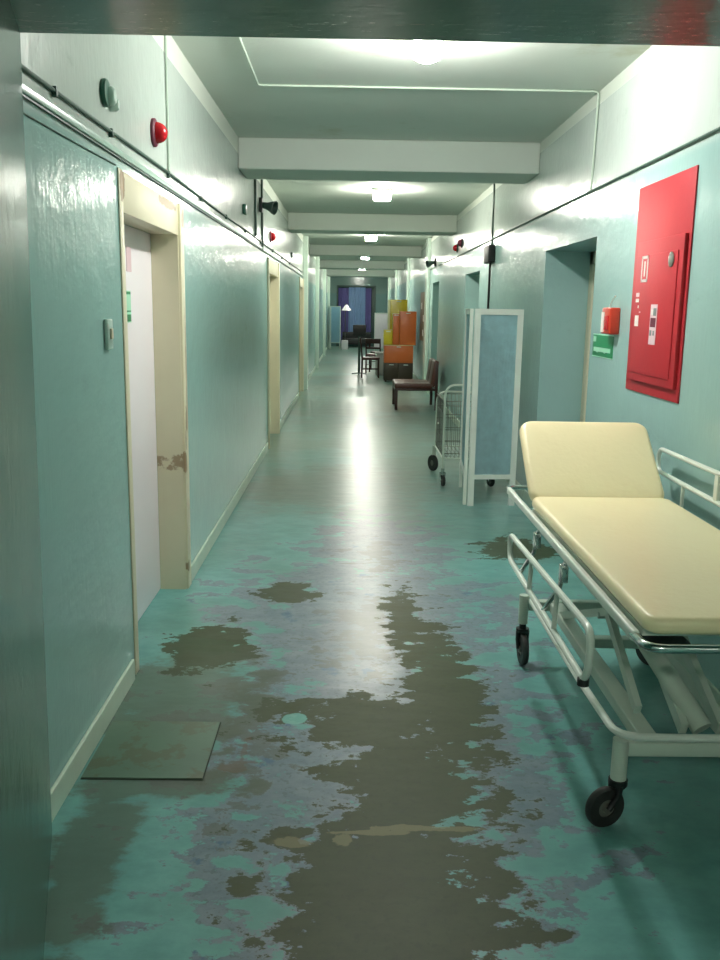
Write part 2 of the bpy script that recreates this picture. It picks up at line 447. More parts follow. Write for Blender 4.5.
lb_ = box_lamp(.3, -1.9, 'unseen fill lamp added behind the viewer, before the lintel')  # added fill light out of view, brightens the near end of the corridor
lb_.children[1].data.materials[0] = M['bulb_fill']
round_lamp(.355, 4.62, 'nearest ceiling lamp, a glaring round bulb under the lintel')
box_lamp(.34, 10.5, 'second ceiling lamp, small bright box between the two beams')
box_lamp(.35, 16.7, 'third ceiling lamp, just past the second beam')
box_lamp(.34, 22.9, 'fourth ceiling lamp, small glow deep in the corridor')
box_lamp(.34, 29.3, 'fifth ceiling lamp, added to brighten the bay before the farthest beam')  # added light source, lifts the otherwise dark far bay
box_lamp(.34, 35.2, 'farthest ceiling lamp, just before the curtained window')

# ceiling and wall conduits
tag(MB().tube(fillet([(-.575, 2.6, H-.008), (-.585, 5.76, H-.008), (XR-.012, 5.76, H-.008), (XR-.012, 5.80, 2.36)], .03), .0065, 8).done('conduit', M['cablew']),
    'thin pale conduit crossing the ceiling and dropping down the right wall', 'conduit')
# left wall: round cable above square trunking
def clips(ys, x, z, mat, parent, s):
    for y in ys:
        MB().box(min(x, x+s*.022), max(x, x+s*.016), y-.007, y+.007, z-.022, z+.01, .002).done('clip', mat, parent)
cb = MB().tube([(XL+.008, 2.55, 2.243)]+[(XL+.008, y, 2.246+.004*math.sin(y*1.7)) for y in [3+.5*i for i in range(29)]], .0065, 8).done('wall_cable', M['cable'])
tag(cb, 'thin dark cable clipped above the trunking on the left wall', 'cable')
clips([2.9, 3.55, 4.62, 5.6, 6.7, 7.9, 9.2, 10.6, 12, 13.5], XL, 2.246, M['cable'], cb, 1)
mb = MB().box(XL, XL+.016, 2.53, 17.3, 2.172, 2.196, .003)
tg = tag(mb.done('cable_trunking', M['duct']), 'square pale green trunking along the left wall above the doors', 'trunking')
mb = MB().box(XL, XL+.010, 2.53, 17.3, 2.165, 2.172)
lab(mb.done('trunking_lip', M['cable'], tg), 'dark lower edge')
tag(MB().tube([(XL+.002, 2.53, 2.122), (XL+.003, 3.2, 2.128), (XL+.003, 3.62, 2.135)], .003, 6).done('thin_wire', M['cable']), 'thin wire running to the corner of the nearest left door', 'wire')
tag(MB().tube([(XL+.007, 4.64, 2.26), (XL+.007, 4.64, 2.93)], .006, 8).done('drop_conduit', M['cablew']), 'pale vertical conduit rising beside the red bell to the ceiling', 'conduit')
tag(MB().tube([(XL+.013, 8.7, 2.26), (XL+.013, 8.7, 2.93)], .012, 8).done('drop_conduit', M['cable']), 'dark vertical conduit left of the black horn, past the first beam', 'conduit')
tag(MB().tube([(XL+.013, 9.33, 2.17), (XL+.013, 9.33, 2.93)], .012, 8).done('drop_conduit', M['cable']), 'dark vertical conduit just right of the black horn', 'conduit')
# right wall cable
tag(MB().tube([(XR-.011, 2.6, 2.35), (XR-.011, 5, 2.349), (XR-.011, 9, 2.352), (XR-.011, 13, 2.346), (XR-.011, 17.38, 2.35)], .007, 8).done('wall_cable', M['cable']), 'thin dark cable running along the right wall above the red cabinet', 'cable')
tag(MB().tube([(XR-.009, 9.8, 2.29), (XR-.009, 9.8, 2.93)], .010, 8).done('drop_conduit', M['cable']), 'dark vertical conduit rising from the black junction box', 'conduit')
t = thing('junction_box', 'black junction box high on the right wall behind the folding screen', 'box', (XR, 9.78, 2.10))
MB().box(XR-.07, XR, 9.6, 9.95, 2.10, 2.28, .008).done('box_body', M['black'], t)
MB().tube([(XR-.02, 9.78, 2.11), (XR-.02, 9.8, 1.6), (XR-.015, 9.85, .9), (XR-.02, 9.7, .1)], .013, 8).done('black_cable', M['black'], t)

# wall devices
def dome(name, x, y, z, s, r, dep, mat, basemat, label, cat):
    t = thing(name, label, cat, (x, y, z))
    MB().lathe([(0, 0), (r*1.15, 0), (r*1.15, .012), (r, .018), (0, .018)], (x, y, z), (s, 0, 0)).done('base_plate', basemat, t)
    pr = [(r*.86*math.cos(a), .018+dep*math.sin(a)) for a in [PI/2*i/8 for i in range(8)]]+[(0, .018+dep)]
    MB().lathe([(0, .018)]+pr, (x, y, z), (s, 0, 0)).done('dome', mat, t)
    return t
dome('alarm_light', XL, 4.33, 2.385, 1, .055, .05, M['redp'], M['dkprint'], 'red dome alarm light on the left wall above the nearest door', 'alarm light')
dome('alarm_light', XL, 10.35, 2.38, 1, .055, .05, M['redp'], M['dkprint'], 'small red dome above the second left door', 'alarm light')
dome('alarm_light', XR, 12.5, 2.50, -1, .055, .05, M['dkprint'], M['black'], 'dark dome on the right wall, nearer of two before the second beam', 'alarm light')
dome('alarm_light', XR, 13.05, 2.47, -1, .055, .05, M['redp'], M['black'], 'red dome on the right wall, farther of two at the second beam', 'alarm light')
t = thing('call_bell', 'green and silver round bell high on the left wall', 'bell', (XL, 3.5, 2.3))
MB().lathe([(0, 0), (.048, 0), (.05, .01), (.046, .018), (0, .02)], (XL, 3.49, 2.37), (1, 0, 0)).done('bell_base', M['greendisc'], t)
MB().lathe([(0, .016), (.036, .018), (.034, .028), (.024, .038), (0, .042)], (XL, 3.52, 2.365), (1, 0, 0)).done('bell_gong', M['silver'], t)
MB().lathe([(0, 0), (.024, 0), (.025, .02), (.018, .032), (0, .036)], (XL, 3.59, 2.35), (1, 0, 0)).done('bell_striker', M['silver'], t)
def horn(x, y, z, s, label):
    t = thing('horn_speaker', label, 'speaker', (x, y, z))
    MB().box(min(x, x+s*.03), max(x, x+s*.03), y-.05, y+.05, z-.07, z+.07, .006).done('bracket', M['black'], t)
    MB().lathe([(0, 0), (.03, 0), (.035, .05), (.07, .14), (.066, .14), (.03, .05), (0, .04)], (x+s*.03, y, z), (s, -.35, -.25)).done('horn', M['dkgreen'], t)
horn(XL, 9.2, 2.60, 1, 'dark horn speaker on the left wall between vertical conduits')
horn(XR, 16.3, 2.43, -1, 'dark horn speaker high on the right wall beyond second beam')
tag(MB().box(XL, XL+.03, 7.76, 7.86, 2.37, 2.45, .008).done('wall_button', M['greendisc']), 'small green box high on the left wall under the first beam', 'box')
tag(MB().box(XL, XL+.03, 13.85, 13.95, 2.34, 2.42, .008).done('wall_button', M['dkgreen']), 'small dark box high on the left wall past the second beam', 'box')
t = thing('light_switch', 'cream light switch on the left wall beside the nearest door', 'switch', (XL, 3.42, 1.44))
MB().box(XL, XL+.016, 3.37, 3.445, 1.43, 1.545, .006).done('switch_plate', M['duct'], t)
MB().box(XL+.016, XL+.024, 3.395, 3.42, 1.47, 1.51, .003).done('rocker', M['beige'], t)

# hydrant cabinet
t = thing('fire_cabinet', 'red steel fire hydrant cabinet on the right wall above the trolley bed', 'cabinet', (XR, 4.43, 1.19))
MB().box(XR-.008, XR, 4.04, 4.825, 1.19, 2.24, .002).done('back_plate', M['red'], t)
bx = XR-.026
MB().box(bx, XR-.008, 4.07, 4.725, 1.25, 1.955, .003).done('cabinet_frame', M['red'], t)
dr = MB().box(bx-.005, bx, 4.125, 4.718, 1.29, 1.885, .002).done('cabinet_door', M['red'], t)
dx = bx-.005
def decal(y0, y1, z0, z1, mat, nm='sticker', par=dr, off=0., lb=None):
    o = MB().box(dx-.0015-off, dx-off, y0, y1, z0, z1).done(nm, mat, par)
    if lb: o['label'] = lb
    return o
# white outlined symbol
mb = MB()
for (a, b, c, d) in [(4.525, 4.625, 1.868, 1.882), (4.525, 4.625, 1.752, 1.766), (4.525, 4.54, 1.752, 1.882), (4.61, 4.625, 1.752, 1.882)]:
    mb.box(dx-.0015, dx, a, b, c, d)
lab(mb.done('symbol_outline', M['paper'], dr), 'white outlined rectangle')
decal(4.565, 4.585, 1.78, 1.855, M['paper'], 'symbol_bar', lb='white bar')
lab(MB().lathe([(0, 0), (.034, 0), (.036, .004), (.03, .006), (0, .003)], (dx, 4.2, 1.845), (-1, 0, 0)).done('round_window', M['glass_grey'], dr), 'grey round window')
p = decal(4.34, 4.435, 1.445, 1.64, M['pink'], 'instruction_sheet', lb='pale sheet with pictures')
decal(4.352, 4.39, 1.585, 1.622, M['greyprint'], 'picture', p, .0015)
decal(4.39, 4.423, 1.59, 1.616, M['paper'], 'picture', p, .0015)
decal(4.352, 4.423, 1.53, 1.575, M['dkprint'], 'picture', p, .0015)
decal(4.402, 4.423, 1.488, 1.515, M['greyprint'], 'picture', p, .0015)
decal(4.36, 4.377, 1.49, 1.513, M['greyprint'], 'picture', p, .0015)
decal(4.615, 4.675, 1.53, 1.585, M['paper'], lb='white sticker'); decal(4.63, 4.68, 1.652, 1.67, M['paper']); decal(4.63, 4.68, 1.68, 1.70, M['pink'])
decal(4.627, 4.642, 1.622, 1.636, M['paper']); decal(4.595, 4.615, 1.598, 1.606, M['pink'])
# call point and sign
t = thing('fire_call_point', 'red-orange call point on the right wall above the green sign', 'alarm', (XR, 5.1, 1.47))
MB().box(XR-.06, XR, 5.03, 5.2, 1.475, 1.625, .01).done('housing', M['orange'], t)
lab(MB().box(XR-.064, XR-.06, 5.14, 5.19, 1.485, 1.60).done('front_label', M['paper'], t), 'pale label')
lab(MB().box(XR-.065, XR-.06, 5.05, 5.13, 1.50, 1.58, .002).done('cover', M['redp'], t), 'red cover')
lab(MB().tube([(XR-.055, 5.07, 1.62), (XR-.05, 5.05, 1.66), (XR-.04, 5.02, 1.69)], .004, 6).done('cover_tab', M['silver'], t), 'pale twisted tab')
t = thing('safety_sign', 'green safety sign with white band under the red call point', 'sign', (XR, 5.34, 1.34))
MB().box(XR-.004, XR, 5.13, 5.55, 1.335, 1.462).done('sign_plate', M['green'], t)
lab(MB().box(XR-.0055, XR-.004, 5.48, 5.54, 1.42, 1.452).done('sign_icon', M['mint'], t), 'pale square icon')
mb = MB(); y = 5.525
for i, wd in enumerate([.03, .026, .034, .022, .03, .03, .024, .03, .034, .026, .03]):
    mb.box(XR-.0055, XR-.004, y-wd, y, 1.357 if i in (2, 7) else 1.362, 1.388); y -= wd+.004
lab(mb.done('sign_lettering', M['mint'], t), 'pale lettering band')
for nm, z0, z1 in (('sign_border', 1.462, 1.468), ('sign_border', 1.330, 1.335)):
    MB().box(XR-.004, XR, 5.125, 5.555, z0, z1).done(nm, M['mint'], t)

# floor hatch
t = thing('floor_hatch', 'square inspection hatch in the floor by the left baseboard', 'hatch', (-.69, 2.99, 0))
MB().box(-.906, -.486, 2.773, 3.202, 0, .0025).done('hatch_rim', M['gap'], t)
MB().box(-.905, -.490, 2.777, 3.198, .0025, .006, .001).done('hatch_cover', M['hatch'], t)

# ------------------------------------------------------------------ trolley bed
def castor(x, y, top, ang, parent, r=.072, mat=None, w=.028, name='castor', trail=.022):
    """a swivel castor: stem and fork, wheel turned by ang about z"""
    ca, sa = math.cos(ang), math.sin(ang)
    ax = Vector((ca, sa, 0)); fw = Vector((-sa, ca, 0))
    c = Vector((x, y, r))+fw*-trail
    f = MB()
    f.tube([(x, y, top), (x, y, 2*r+.018)], .016, 12)
    f.lathe([(0, 0), (.03, 0), (.03, .018), (0, .018)], (x, y, 2*r+.004))
    for s in (-1, 1):
        a = Vector((x, y, 2*r+.01))+ax*s*(w/2+.006); b = c+ax*s*(w/2+.006)
        f.tube([a+fw*-.005, (a+b)/2+fw*.01, b], [.012, .011, .01], 8)
    f.tube([Vector((x, y, 2*r+.008))-ax*(w/2+.012), Vector((x, y, 2*r+.008))+ax*(w/2+.012)], .012, 8)
    o = f.done(name, mat or M['black'], parent)
    wh = MB().lathe([(r*.45, -w/2), (r*.93, -w/2), (r, -w/4), (r, w/4), (r*.93, w/2), (r*.45, w/2), (r*.45, -w/2)], c, ax, 28).done('wheel', M['rubber'], o)
    MB().lathe([(0, -w/2-.004), (r*.2, -w/2-.004), (r*.25, -w*.3), (r*.5, -w*.3), (r*.5, w*.3), (r*.25, w*.3), (r*.2, w/2+.004), (0, w/2+.004)], c, ax, 24).done('wheel_hub', M['hub'], o)
    return o

bed = thing('trolley_bed', 'white wheeled hospital trolley bed with cream mattress, along the right wall', 'trolley bed', (1.1, 3.2, 0))
x0, x1 = .79, 1.395
def cushion(x0, x1, y0, y1, z0, z1, rc, re, n=5):
    """padded slab: rounded plan corners and rounded rim"""
    b = bmesh.new()
    def outline(ins):
        pts = []
        for (cx, cy, a0) in ((x1-rc, y1-rc, 0), (x0+rc, y1-rc, 90), (x0+rc, y0+rc, 180), (x1-rc, y0+rc, 270)):
            for k in range(7):
                a = math.radians(a0+k*15); pts.append((cx+(rc-ins)*math.cos(a), cy+(rc-ins)*math.sin(a)))
        return pts
    rings = []
    lv = []
    for k in range(n+1):
        a = PI/2*k/n; lv.append((re*(1-math.sin(a)), z0+re*(1-math.cos(a)) if False else z0+re-re*math.cos(a)))
    prof = [(re*(1-math.sin(PI/2*k/n)), z0+re*(1-math.cos(PI/2*k/n))) for k in range(n+1)]+[(re*(1-math.cos(PI/2*k/n)), z1-re+re*math.sin(PI/2*k/n)) for k in range(n+1)]
    for (ins, z) in prof: rings.append([b.verts.new((px, py, z)) for (px, py) in outline(ins)])
    for A, B in zip(rings, rings[1:]):
        m = len(A)
        for k in range(m): b.faces.new((A[k], A[(k+1) % m], B[(k+1) % m], B[k]))
    b.faces.new(rings[0][::-1])
    # gently crowned top
    m = len(rings[-1]); cx, cy = (x0+x1)/2, (y0+y1)/2; prev = rings[-1]
    for s, dz in ((.85, .003), (.5, .006), (.15, .007)):
        cur = [b.verts.new((cx+(v.co.x-cx)*s, cy+(v.co.y-cy)*s, z1+dz)) for v in rings[-1]]
        for k in range(m): b.faces.new((prev[k], prev[(k+1) % m], cur[(k+1) % m], cur[k]))
        prev = cur
    b.faces.new(prev)
    q = MB(); q.b.free(); q.b = b
    return q
cushion(x0, x1, 2.19, 3.735, .762, .812, .05, .022).done('mattress', M['vinyl'], bed)
q = cushion(x0+.0, x1-.01, 3.745, 4.22, .752, .812, .06, .026)
R = Matrix.Rotation(math.radians(40), 4, 'X'); pv = Vector((0, 3.74, .752))
for v in q.b.verts: v.co = R @ (v.co-pv)+pv
q.done('backrest', M['vinyl'], bed)
q = MB().box(x0+.05, x1-.05, 3.75, 4.2, .725, .747, .004)
for v in q.b.verts: v.co = R @ (v.co-pv)+pv
q.done('backrest_board', M['grey_metal'], bed)
# bed frame
fz = .722
mb = MB()
mb.box(.768, .790, 2.24, 4.18, fz+.005, fz+.037, .006); mb.box(x1+.006, x1+.028, 2.24, 4.18, fz+.005, fz+.037, .006)
for y in (2.6, 3.3, 3.74): mb.box(.79, x1+.01, y-.02, y+.02, fz-.015, fz+.02, .004)
mb.box(.80, x1-.005, 2.25, 3.72, fz+.02, fz+.038)
mb.done('bed_frame', M['white_metal'], bed)
MB().tube(fillet([(.779, 2.26, .742), (.779, 2.145, .746), (x1+.017, 2.145, .746), (x1+.017, 2.26, .742)], .14, n=10), .0125, 12).done('foot_bow', M['chrome'], bed)
lab(MB().tube(fillet([(.779, 4.14, fz+.022), (.779, 4.25, fz+.022), (x1+.017, 4.25, fz+.022), (x1+.017, 4.14, fz+.022)], .07, n=8), .011, 12).done('head_bow', M['chrome'], bed), 'chrome bow behind the backrest')
# backrest prop
MB().tube([(.9, 4.0, .95), (.9, 3.95, .72)], .008, 8).tube([(1.28, 4.0, .95), (1.28, 3.95, .72)], .008, 8).box(.88, 1.3, 3.93, 3.97, .70, .72).done('backrest_prop', M['chrome'], bed)
# left rail, lowered
xr_ = .70
lr = MB().tube(fillet([(xr_, 3.67, .655), (xr_, 2.37, .705), (xr_, 2.40, .532), (xr_, 3.66, .548)], .07, True, 6), .0115, 10, closed=True).done('side_rail', M['white_metal'], bed)
lab(lr, 'lowered white rail on the left side')
for y in (3.22, 2.8):
    MB().tube([(xr_, y, .672+.02*(3.2-y)), (xr_, y+.02, .535)], .009, 8).done('rail_post', M['white_metal'], lr)
for y in (3.45, 3.0):
    lab(MB().tube([(.765, y-.03, .735), (.752, y-.02, .64), (xr_+.002, y, .545)], .009, 8).box(.748, .772, y-.055, y-.005, .665, .725, .004).done('rail_hinge', M['chrome'], lr), 'chrome hinge arm')
lab(MB().tube([(xr_, 2.43, .517), (xr_, 2.43, .538)], .018, 12).done('rail_buffer', M['rubber'], lr), 'black rubber buffer')
# right rail, raised
xr2 = 1.46
rr = MB().tube(fillet([(xr2, 4.08, .868), (xr2, 4.08, .975), (xr2, 2.78, .985), (xr2, 2.78, .862)], .05, True, 6), .0105, 10, closed=True).done('side_rail', M['white_metal'], bed)
lab(rr, 'raised white rail on the wall side')
for y in (3.4,): MB().box(xr2-.008, xr2+.008, y-.018, y+.018, .86, .985, .003).done('rail_post', M['white_metal'], rr)
for y in (3.75, 3.05): MB().tube(fillet([(x1+.03, y, .72), (xr2, y, .74), (xr2, y, .87)], .02), .009, 8).done('rail_post', M['white_metal'], rr)
# base
bx0, bx1, yf, yr = .81, 1.385, 2.56, 3.84
bxf = .862; yc = 2.535
zb = .245
mb = MB()
mb.box(bxf+.01, bx1-.02, yf-.03, yf+.03, zb-.012, zb+.035, .006)
mb.box(bx0+.02, bx1-.02, yr-.022, yr+.022, zb+.01, zb+.055, .006)
for x in (.955, 1.24): mb.box(x-.03, x+.03, yf, yr, zb+.005, zb+.05, .005)
mb.box(.93, 1.27, 3.4, 3.45, zb+.0, zb+.04, .004)
for x in (bx0, bx1):
    mb.tube([(bxf if x == bx0 else x, yc, .158), (bxf if x == bx0 else x, yc, .292)], .025, 14); mb.tube([(x, yr, .19), (x, yr, .325)], .022, 14)
bf = mb.done('base_frame', M['grey_metal'], bed)
lab(MB().box(1.19, 1.25, yf-.0315, yf-.03, zb-.015, zb+.01).done('maker_plate', M['black'], bf), 'small black plate')
MB().tube(fillet([(.84, yr-.02, .30), (.828, 2.9, .318), (.838, 2.50, .318), (1.0, 2.505, .312), (1.36, 2.505, .312)], .09), .0125, 10).done('bumper_tube', M['white_metal'], bed)
# lift linkage
mb = MB()
def flat(mb, a, b, w, th):
    a, b = Vector(a), Vector(b); d = (b-a); L = d.length; d.normalize(); sx = Vector((1, 0, 0)); n = d.cross(sx).normalized()
    r = bmesh.ops.create_cube(mb.b, size=1)['verts']
    for v in r: v.co = a+d*(v.co.y+.5)*L+sx*v.co.x*th+n*v.co.z*w
    return mb
flat(MB(), (.865, 2.93, .715), (.865, 2.42, .445), .034, .02).done('support_arm', M['grey_metal'], bed)
for x in (.945, 1.265):
    flat(MB(), (x, 3.68, .285), (x, 2.62, .69), .03, .02).done('lift_arm', M['grey_metal'], bed)
for x in (1.09, 1.21):
    flat(MB(), (x, 2.62, .285), (x, 3.55, .69), .045, .024).done('lift_arm', M['grey_metal'], bed)
MB().tube([(1.15, 2.62, .285), (1.03, 2.86, .49)], .034, 14).tube([(1.03, 2.86, .49), (.99, 2.97, .62), (.99, 3.1, .70)], .009, 10).done('lift_cylinder', M['grey_metal'], bed)
for (a, b, y, z, r) in ((.90, 1.30, 2.62, .69, .016), (.90, 1.30, 3.55, .69, .016), (.93, 1.27, 3.1, .495, .012)):
    MB().tube([(a, y, z), (b, y, z)], r, 10).done('link_rod', M['grey_metal'], bed)
lab(MB().lathe([(0, 0), (.06, .004), (.075, .015), (.06, .028), (0, .032)], (.90, 2.36, .668)).box(.88, .92, 2.36, 2.6, .682, .700, .003).done('release_lever', M['black'], bed), 'black lever pad under the foot end')
castor(bxf, yc, .17, math.radians(-72), bed, r=.067, trail=.042)
castor(bx1, yc, .17, math.radians(-20), bed)
castor(bx0, yr, .2, math.radians(2), bed)
castor(bx1, yr, .2, math.radians(35), bed)

# ------------------------------------------------------------------ folding screen
def screen(name, label, panels, z0, z1, mat, fr=.045, th=.028, feet=True):
    """panels: list of (x0,y0,x1,y1) panel base lines"""
    cx = sum(p[0]+p[2] for p in panels)/2/len(panels); cy = sum(p[1]+p[3] for p in panels)/2/len(panels)
    t = thing(name, label, 'screen', (cx, cy, 0))
    for (xa, ya, xb, yb) in panels:
        A, B = Vector((xa, ya, 0)), Vector((xb, yb, 0)); d = (B-A); L = d.length; d.normalize(); n = Vector((-d.y, d.x, 0))
        def bar(mb, u0, u1, za, zb, t_):
            r = bmesh.ops.create_cube(mb.b, size=1)['verts']
            for v in r:
                u = u0+(v.co.x+.5)*(u1-u0)
                v.co = A+d*u+n*v.co.y*t_+Vector((0, 0, za+(v.co.z+.5)*(zb-za)))
        mb = MB()
        bar(mb, 0, fr, 0, z1, th); bar(mb, L-fr, L, 0, z1, th); bar(mb, fr, L-fr, z1-fr, z1, th); bar(mb, fr, L-fr, z0, z0+fr*.8, th)
        f = mb.done('panel_frame', M['white_metal'], t)
        mb = MB()
        # gathered cloth
        b = mb.b; n_ = 40; R_ = 14; g = []
        for j in range(R_+1):
            z = z0+fr*.8-.005+(z1-fr-z0-fr*.8+.01)*j/R_; row = []
            for i in range(n_+1):
                u = fr-.004+(L-2*fr+.008)*i/n_
                off = .0012*math.sin(i*1.9+1.5*math.sin(j*.9))+.0014*math.sin(i*.7+j*1.3)
                row.append(b.verts.new(A+d*u+n*off+Vector((0, 0, z))))
            g.append(row)
        for j in range(R_):
            for i in range(n_): b.faces.new((g[j][i], g[j][i+1], g[j+1][i+1], g[j+1][i]))
        bmesh.ops.solidify(b, geom=b.faces[:], thickness=.003)
        mb.done('panel_cloth', mat, f)
    return t
screen('folding_screen', 'tall white framed folding screen with blue cloth, nearest on the right', [(.99, 7.14, 1.385, 7.18), (1.03, 7.95, .97, 7.175)], .225, 1.61, M['cloth'], .047)
screen('folding_screen', 'pale blue cloth screen far away against the left wall', [(-.80, 35.05, -.40, 34.95), (-.84, 35.6, -.82, 35.06)], .24, 1.66, M['cloth2'], .03)
screen('folding_screen', 'plain white screen far away on the right beyond the stacked cabinets', [(.90, 34.0, 1.44, 34.05)], .1, 1.44, M['door_white'], .03)

# ------------------------------------------------------------------ wire trolley
t = thing('wire_trolley', 'small grey wire basket trolley behind the nearest folding screen', 'trolley', (1.1, 8.35, 0))
ya, yb2, xa, xb = 7.98, 8.72, .865, 1.30
mb = MB()
for y, zt_ in ((ya, .93), (yb2, .80)):
    mb.tube(fillet([(xa, y, .15), (xa, y, zt_), (xb, y, zt_), (xb, y, .15)], .11, n=8), .0105, 10)
mb.tube([(xa+.17, ya, .255), (xa+.17, ya, .93)], .008, 8)
for x in (xa, xb):
    mb.tube([(x, ya, .255), (x, yb2, .255)], .009, 8)
mb.tube([(xa, ya, .255), (xb, ya, .255)], .009, 8).tube([(xa, yb2, .255), (xb, yb2, .255)], .009, 8)
mb.done('trolley_frame', M['grey_metal'], t)
mb = MB()
for z in (.30, .42, .54, .66, .78):
    for y in (ya, yb2): mb.tube([(xa, y, z), (xb, y, z)], .0035, 6)
    for x in (xa, xb): mb.tube([(x, ya, z), (x, yb2, z)], .0035, 6)
for i in range(1, 12):
    u = i/12
    for y in (ya, yb2): mb.tube([(xa+(xb-xa)*u, y, .255), (xa+(xb-xa)*u, y, .78)], .0025, 5)
    for x in (xa, xb): mb.tube([(x, ya+(yb2-ya)*u, .255), (x, ya+(yb2-ya)*u, .78)], .0025, 5)
mb.done('wire_basket', M['hub'], t)
mb = MB()
for i in range(13): mb.tube([(xa+(xb-xa)*i/12, ya, .258), (xa+(xb-xa)*i/12, yb2, .258)], .003, 5)
mb.done('basket_floor', M['hub'], t)
for (x, y, r, a) in ((xa, ya, .05, 10), (xb, ya, .05, 30)):
    castor(x, y, .16, math.radians(a), t, r, M['chrome'], .022)
for x in (xa-.02, xb+.02):
    o = MB().tube([(x, yb2, .26), (x, yb2+.0, .085)], .010, 8).done('wheel_strut', M['grey_metal'], t)
    MB().lathe([(.03, -.014), (.078, -.014), (.083, 0), (.078, .014), (.03, .014), (.03, -.014)], (x, yb2, .083), (1, .5, 0), 24).done('wheel', M['rubber'], o)
    MB().lathe([(0, -.01), (.04, -.01), (.04, .01), (0, .01)], (x, yb2, .083), (1, .5, 0), 20).done('wheel_hub', M['hub'], o)

# ------------------------------------------------------------------ low chair by the right wall
t = thing('lounge_chair', 'low brown armless waiting chair, its back to the right wall', 'chair', (1.05, 14.4, 0))
for (x, y) in ((.745, 14.12), (.745, 14.98), (1.385, 14.12), (1.385, 14.98)):
    top = .34 if x < 1 else .76
    MB().box(x-.022, x+.022, y-.022, y+.022, 0, top, .004).done('leg', M['wood'], t)
MB().box(.72, 1.41, 14.10, 15.0, .315, .345, .005).done('seat_frame', M['wood'], t)
MB().box(.715, 1.32, 14.09, 14.54, .345, .43, .025).done('seat_cushion', M['brown'], t)
MB().box(.715, 1.32, 14.56, 15.01, .345, .43, .025).done('seat_cushion', M['brown'], t)
Rb = Matrix.Rotation(math.radians(9), 3, 'Y')
MB().box(1.28, 1.36, 14.10, 14.54, .38, .80, .025, Rb, (1.3, 14.3, .4)).done('back_cushion', M['brown'], t)
MB().box(1.28, 1.36, 14.56, 15.0, .38, .80, .025, Rb, (1.3, 14.7, .4)).done('back_cushion', M['brown'], t)
MB().box(1.37, 1.40, 14.1, 15.0, .66, .74, .004).done('back_rail', M['wood'], t)

# ------------------------------------------------------------------ stacked cabinets
def cabinet(name, label, x0, x1, y0, y1, z0, z1, body, front, ndoor, edge=None, feet=0, axis='y', split='v'):
    t = thing(name, label, 'cabinet', ((x0+x1)/2, (y0+y1)/2, z0), group=None)
    MB().box(x0, x1, y0+.02, y1, z0+feet, z1, .004).done('cabinet_body', body, t)
    if feet:
        for (x, y) in ((x0+.04, y0+.06), (x1-.04, y0+.06), (x0+.04, y1-.04), (x1-.04, y1-.04)):
            MB().box(x-.02, x+.02, y-.02, y+.02, z0, z0+feet).done('leg', M['wood'], t)
    for i in range(ndoor):
        if split == 'v': xa_, xb_, za, zb_ = x0+(x1-x0)*i/ndoor+.004, x0+(x1-x0)*(i+1)/ndoor-.004, z0+feet+.006, z1-.012
        else: xa_, xb_, za, zb_ = x0+.004, x1-.004, z0+feet+(z1-z0-feet)*i/ndoor+.006, z0+feet+(z1-z0-feet)*(i+1)/ndoor-.008
        d = MB().box(xa_, xb_, y0, y0+.019, za, zb_, .003).done('cabinet_door', front, t)
        hx = xb_-.05 if i % 2 == 0 else xa_+.05
        MB().box((xa_+xb_)/2-.05, (xa_+xb_)/2+.05, y0-.02, y0, zb_-.035, zb_-.02, .003).done('handle', M['silver'], d)
    if edge:
        MB().box(x0-.006, x1-.0, y0-.004, y1, z1-.011, z1, .003).done('top_edge', edge, t)
    return t
cabinet('storage_cabinet', 'dark brown low cabinet at the bottom of the stack', .75, 1.39, 19.6, 20.15, 0, .42, M['cab_br'], M['cab_br'], 2, feet=.03)
cabinet('storage_cabinet', 'wide orange cabinet standing on the dark brown one', .745, 1.385, 19.58, 20.1, .42, .812, M['cab_or'], M['cab_or'], 1, M['cream'])
cabinet('storage_cabinet', 'tall orange cabinet upright on the right of the stack', 1.08, 1.44, 19.62, 20.05, .812, 1.545, M['cab_or'], M['cab_or'], 1)
cabinet('storage_cabinet', 'narrow orange-yellow cabinet between the small yellow box and tall orange cabinet', .925, 1.075, 19.64, 20.05, .812, 1.50, M['cab_ye'], M['cab_or'], 1, M['cream'])
cabinet('storage_cabinet', 'small yellow cabinet at the left of the stack', .735, .92, 19.62, 20.0, .812, 1.145, M['cab_ye'], M['cab_ye'], 1, M['cream'])
tt = cabinet('storage_cabinet', 'tall yellow cabinet with cream side behind the orange cabinets, topmost', .885, 1.27, 20.2, 20.6, 0.9, 1.80, M['cab_ye'], M['cab_ye'], 1)
lab(MB().box(.845, .885, 20.18, 20.6, .9, 1.80, .003).done('side_panel', M['cream'], tt), 'cream side panel')
tc2 = thing('low_table', 'dark table behind the stacked cabinets carrying the tall yellow one', 'table', (1.1, 20.42, 0))
MB().box(.80, 1.42, 20.18, 20.68, .87, .90, .004).done('tabletop', M['wood'], tc2)
for (x, y) in ((.83, 20.22), (1.39, 20.22), (.83, 20.64), (1.39, 20.64)): MB().box(x-.02, x+.02, y-.02, y+.02, 0, .87).done('leg', M['wood'], tc2)
t = thing('notice_board', 'brown notice board with small pale papers on right wall behind cabinets', 'board', (XR, 18.9, 1.0))
MB().box(XR-.02, XR, 18.2, 19.4, .95, 1.95, .004).done('board_panel', M['board'], t)
for (y, z) in ((18.5, 1.35), (18.55, 1.05), (19.0, 1.6)): MB().box(XR-.024, XR-.02, y-.07, y+.07, z, z+.13).done('pinned_paper', M['paper'], t)

